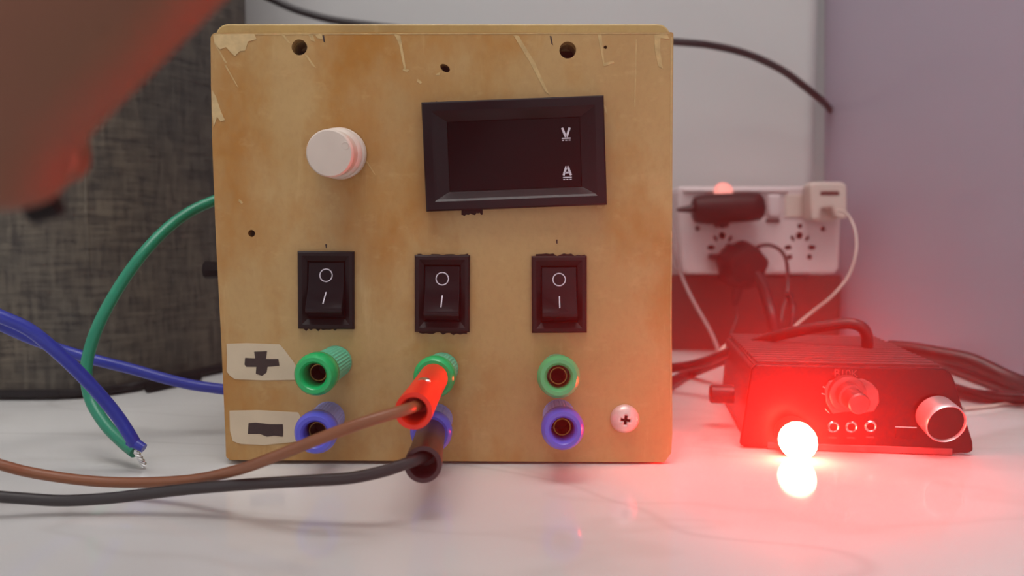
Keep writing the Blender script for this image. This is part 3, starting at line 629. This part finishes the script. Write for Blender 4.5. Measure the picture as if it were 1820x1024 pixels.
# the lit lamp
lc = AMI @ P(1420, 786, .2300); dxl = Matrix.Translation((lc.x, 0, lc.z)); LP = -lc.y
obj('lamp_holder', lathe([(0, 0), (.0050, 0), (.0050, LP-.0040), (.0046, LP-.0034), (0, LP-.0034)], 28), M['ampcase'], amp, smooth=True, mx=AM @ dxl @ rot_to((0, -1, 0)))
obj('lamp', lathe([(0.0051, LP-.0033), (.0051, LP-.0005), (.0046, LP+.0022), (.0031, LP+.0042), (.0014, LP+.0055), (0, LP+.0057)], 20), M['led'], amp, smooth=True, mx=AM @ dxl @ rot_to((0, -1, 0)), label='glowing red lamp, almost white at its centre')
# potentiometer
gl = [(1464, 690), (1472, 676), (1500, 672), (1532, 672), (1548, 680), (1560, 694), (1561, 715), (1552, 730), (1528, 734), (1505, 730), (1478, 735), (1466, 715)]
q = [afc(x, y) for x, y in gl]
obj('glue_washer', prism([(p.x, -.0001, p.z) for p in q], (0, -.0012, 0)), M['clear'], amp, mx=AM, bevel=.0004, label='milky glue around the pot shaft')
pt = aface(1502, 697, [(.0052, 0), (.0052, .0022), (.0046, .0026), (.0036, .0026), (.0036, .0050), (.0030, .0052), (.0030, .0105), (.0026, .0110), (0, .0110)], M['potmetal'], 'pot_shaft', tilt=(.12, -1, -.12), lab='short metal pot shaft')
aface(1514, 704, [(0, .0001), (.0026, .0001), (.0026, .0008), (.0018, .0012), (0, .0012)], M['ampcase'], 'shaft_tip', par=pt, tilt=(.12, -1, -.12)).location.y += 0
for (x, y) in ((1480, 758), (1512, 758), (1546, 757)):
    aface(x, y, [(.0011, 0), (.0011, .0010), (.0014, .0012), (.0017, .0009), (.0017, 0)], M['metal'], 'jack_ring', seg=20)
    p = afc(x, y); obj('jack_hole_shade', lathe([(0, .0002), (.0011, .0002), (.0011, 0)], 16), M['dark'], amp, mx=AM @ Matrix.Translation((p.x, 0, p.z)) @ rot_to((0, -1, 0)))  # dark disc on the face plate paints the shade of the jack opening
    p = afc(x, y+20); obj('jack_mark', box((p.x-.0011, -.00016, p.z-.0002), (p.x+.0011, -.00002, p.z+.0002)), M['clear'], amp, mx=AM)
p = afc(1613, 767)
obj('slot', box((p.x-.0034, -.0004, p.z-.0020), (p.x+.0024, -.0001, p.z+.0012)), M['black_matte'], amp, mx=AM, bevel=.0001)
obj('slot_edge', box((p.x-.0036, -.0007, p.z+.0012), (p.x+.0022, -.0001, p.z+.0015)), M['metal'], amp, mx=AM)
for px0, py0, px1, py1 in ((1462, 687, 1471, 691), (1460, 699, 1475, 704), (1466, 726, 1474, 734)):
    a_, b_ = afc(px0, py0), afc(px1, py1); obj('scratch', tube([(a_.x, -.0002, a_.z), (b_.x, -.0002, b_.z)], .00018, n=2, seg=6), M['metal'], amp, mx=AM)
p = afc(1503, 664)
text('B10K', .0030, AM @ Matrix.Translation((p.x, -.0002, p.z)) @ Matrix.Rotation(PI/2, 4, 'X'), 'printed_text', M['clear'], amp)
# chrome-rimmed dial
dl = aface(1662, 735, [(.0055, 0), (.0057, .0050), (.00565, .0063), (.0054, .0067), (.0052, .0064), (.0051, .0057)], M['satin'], 'dial_rim', seg=56, tilt=(.15, -1, -.26), lab='bright chrome dial rim')
obj('dial_face', lathe([(0, .0058), (.0052, .0058), (.0052, .0053), (0, .0053)], 40), M['ampface'], amp, mx=AM @ Matrix.Translation((afc(1662, 735).x, 0, afc(1662, 735).z)) @ rot_to((.15, -1, -.26)), label='flat black dial face')
# side stub
s1_ = AMI @ P(1268, 700, .268)
obj('side_plug', lathe([(0, 0), (.0024, 0), (.0030, .0006), (.0030, .0075), (0, .0080)], 20), M['rubber'], amp, smooth=True, mx=AM @ Matrix.Translation((-.0068, s1_.y, s1_.z)) @ rot_to((1, 0, 0)), label='stubby black plug in the left side')
adopt(amp)

# cables around the amplifier
tag(obj('black_cable', tube([P(940, 650, .36), P(1030, 658, .35), P(1120, 657, .335), P(1195, 654, .325), P(1250, 644, .315), P(1310, 621, .300), P(1370, 600, .290), P(1430, 586, .283), P(1485, 577, .278), P(1512, 575, .276), P(1532, 582, .275), P(1541, 598, .275), P(1541, 620, .276), P(1540, 634, .278)], .0019, n=10), M['rubber'], smooth=True), 'thick black cable arching over the top of the amplifier', 'cable')
tag(obj('black_cable', tube([F(1000, 728, .0024), F(1080, 724, .0024), F(1150, 708, .0024), F(1195, 680, .002), F(1225, 664, .002), P(1262, 648, .345), P(1310, 630, .345), P(1345, 620, .345)], .0024, n=8), M['rubber'], smooth=True), 'thick black cable on the floor between the tan box and the amplifier', 'cable')
tag(obj('black_cable', tube([P(1580, 618, .325), P(1625, 622, .318), P(1670, 630, .312), P(1720, 640, .306), P(1755, 655, .302), P(1790, 672, .298), P(1830, 686, .296), P(1900, 700, .296)], .0030, n=8), M['rubber'], smooth=True), 'thick black cable leaving the back right corner of the amplifier', 'cable')
tag(obj('black_cable', tube([F(1660, 640, .0028), F(1700, 655, .0028), F(1745, 672, .0028), F(1800, 690, .0028), F(1870, 700, .0028)], .0026, n=8), M['rubber'], smooth=True), 'black cable on the floor behind the amplifier, middle of the right bundle', 'cable')
tag(obj('black_cable', tube([F(1690, 690, .0026), F(1730, 702, .0026), F(1780, 707, .0026), F(1840, 709, .0026), F(1900, 712, .0026)], .0024, n=8), M['rubber'], smooth=True), 'black cable on the floor right of the amplifier, lowest of the bundle', 'cable')
tag(obj('thin_white_wire', tube([F(1712, 727, .0008), F(1760, 722, .0008), F(1800, 717, .0008), F(1860, 720, .0008)], .0007, n=8, seg=8), M['cream'], smooth=True), 'thin pale wire lying under the cables right of the amplifier', 'wire')

# ------------------------------------------------------------------ hand reaching in from the top left
HD = .100
J = {}
HS = 0.8
def j(n, x, y, D, r): J[n] = (P(x, y, D*HS), r*HS)
j('elbow', 2400, -3600, .13, .036); j('fore', 1700, -2500, .12, .031); j('wrist', 1050, -1450, .115, .024)
j('palm', 650, -1100, .125, .021)
j('cmc', 800, -880, .108, .0155); j('tmcp', 520, -400, .102, .0135); j('tip1', 215, -130, .0985, .0138); j('tend', 55, 50, .100, .0136); j('tend2', -30, 160, .1015, .0126); j('tend3', -62, 262, .1025, .0126); j('tend4', -75, 330, .104, .0118)
for n, dx, dz, ln in (('i', 0, 0, 0), ('m', -230, .018, 1), ('r', -430, .034, 2), ('p', -560, .050, 3)):
    j(n+'0', 250+dx*.9, -900-20*ln, .128+dz, .0125-.0008*ln)
    j(n+'1', -170+dx*.9, -420-40*ln, .136+dz, .0095-.0005*ln)
    j(n+'2', -110+dx*1.1, -20-50*ln, .128+dz, .0080-.0004*ln)
    if n == 'i': j('i3', 0, 190, .124, .0100); j('i4', 38, 285, .1215, .0105); j('i5', 50, 345, .1215, .0085)
    else: j(n+'3', 40+dx*1.5, 110-40*ln, .118+dz, .0070-.0003*ln); j(n+'4', 90+dx*1.5, 150-40*ln, .112+dz, .0058)
E = [('elbow', 'fore'), ('fore', 'wrist'), ('wrist', 'palm'), ('wrist', 'cmc'), ('cmc', 'tmcp'), ('tmcp', 'tip1'), ('tip1', 'tend'), ('tend', 'tend2'), ('tend2', 'tend3'), ('tend3', 'tend4')]
for n in 'imrp': E += [('palm', n+'0'), (n+'0', n+'1'), (n+'1', n+'2'), (n+'2', n+'3'), (n+'3', n+'4')]+([('i4', 'i5')] if n == 'i' else [])
names = list(J); me = bpy.data.meshes.new('hand'); me.from_pydata([J[n][0] for n in names], [(names.index(a), names.index(b)) for a, b in E], [])
ho = link(bpy.data.objects.new('hand', me)); sk = ho.modifiers.new('skin', 'SKIN'); sk.use_smooth_shade = True
for n, v in zip(names, me.skin_vertices[0].data): v.radius = (J[n][1], J[n][1]); v.use_root = (n == 'wrist')
ss = ho.modifiers.new('sub', 'SUBSURF'); ss.levels = 3; ss.render_levels = 3
dg = bpy.context.evaluated_depsgraph_get(); dg.update(); mh = bpy.data.meshes.new_from_object(ho.evaluated_get(dg)); ho.modifiers.clear(); ho.data = mh
for p in mh.polygons: p.use_smooth = True
mh.materials.clear(); mh.materials.append(M['skin'])
tag(ho, 'brown-skinned hand reaching in at the top left, close to the camera and out of focus', 'hand')
# index nail on the side away from the thumb
nb = bmesh.new(); bmesh.ops.create_uvsphere(nb, u_segments=16, v_segments=10, radius=1)
nc = P(106, 305, .1185*HS); nm_ = (P(70, 330, .092)-P(120, 250, .092)).normalized()
nb.transform(Matrix.Translation(nc) @ nm_.to_track_quat('Z', 'Y').to_matrix().to_4x4() @ Matrix.Diagonal((.0009, .0012, .0037, 1)))
obj('fingernail', nb, M['nail'], ho, smooth=True)
ck = bmesh.new(); bmesh.ops.create_uvsphere(ck, u_segments=24, v_segments=14, radius=1)
ca, cb = P(45, 340, .110), P(92, 362, .112)
black_piece = obj('black_fingertip_piece', lathe([(0, 0), (.0010, .0002), (.0015, .0007), (.0016, .0032), (.0013, .0040), (0, .0043)], 28), M['jet'], smooth=True, mx=Matrix.Translation(P(46, 380, .099)) @ rot_to(P(106, 360, .099)-P(46, 380, .099)))  # rounded black piece for the dark spot under the fingertip
ck.free(); tag(black_piece, 'small rounded black piece under the tip of the finger', 'black_piece')

# ------------------------------------------------------------------ scattering volume added to imitate lens glow around the lamp
hz = bpy.data.materials.new('lens_glow_scatter'); hz.use_nodes = True; nt = hz.node_tree; nt.nodes.clear()
om = nt.nodes.new('ShaderNodeOutputMaterial'); vs_ = nt.nodes.new('ShaderNodeVolumeScatter')
vs_.inputs['Color'].default_value = (1, 1, 1, 1); vs_.inputs['Density'].default_value = 0.6; vs_.inputs['Anisotropy'].default_value = 0.82
nt.links.new(vs_.outputs[0], om.inputs['Volume'])
hb = obj('lens_glow_haze', box((-1.0, -0.8, -0.05), (1.0, 0.7, 1.0)), hz); hb['kind'] = 'stuff'
tag(hb, 'added scattering air imitating the red lens glow around the lit lamp', 'lens_glow_haze')
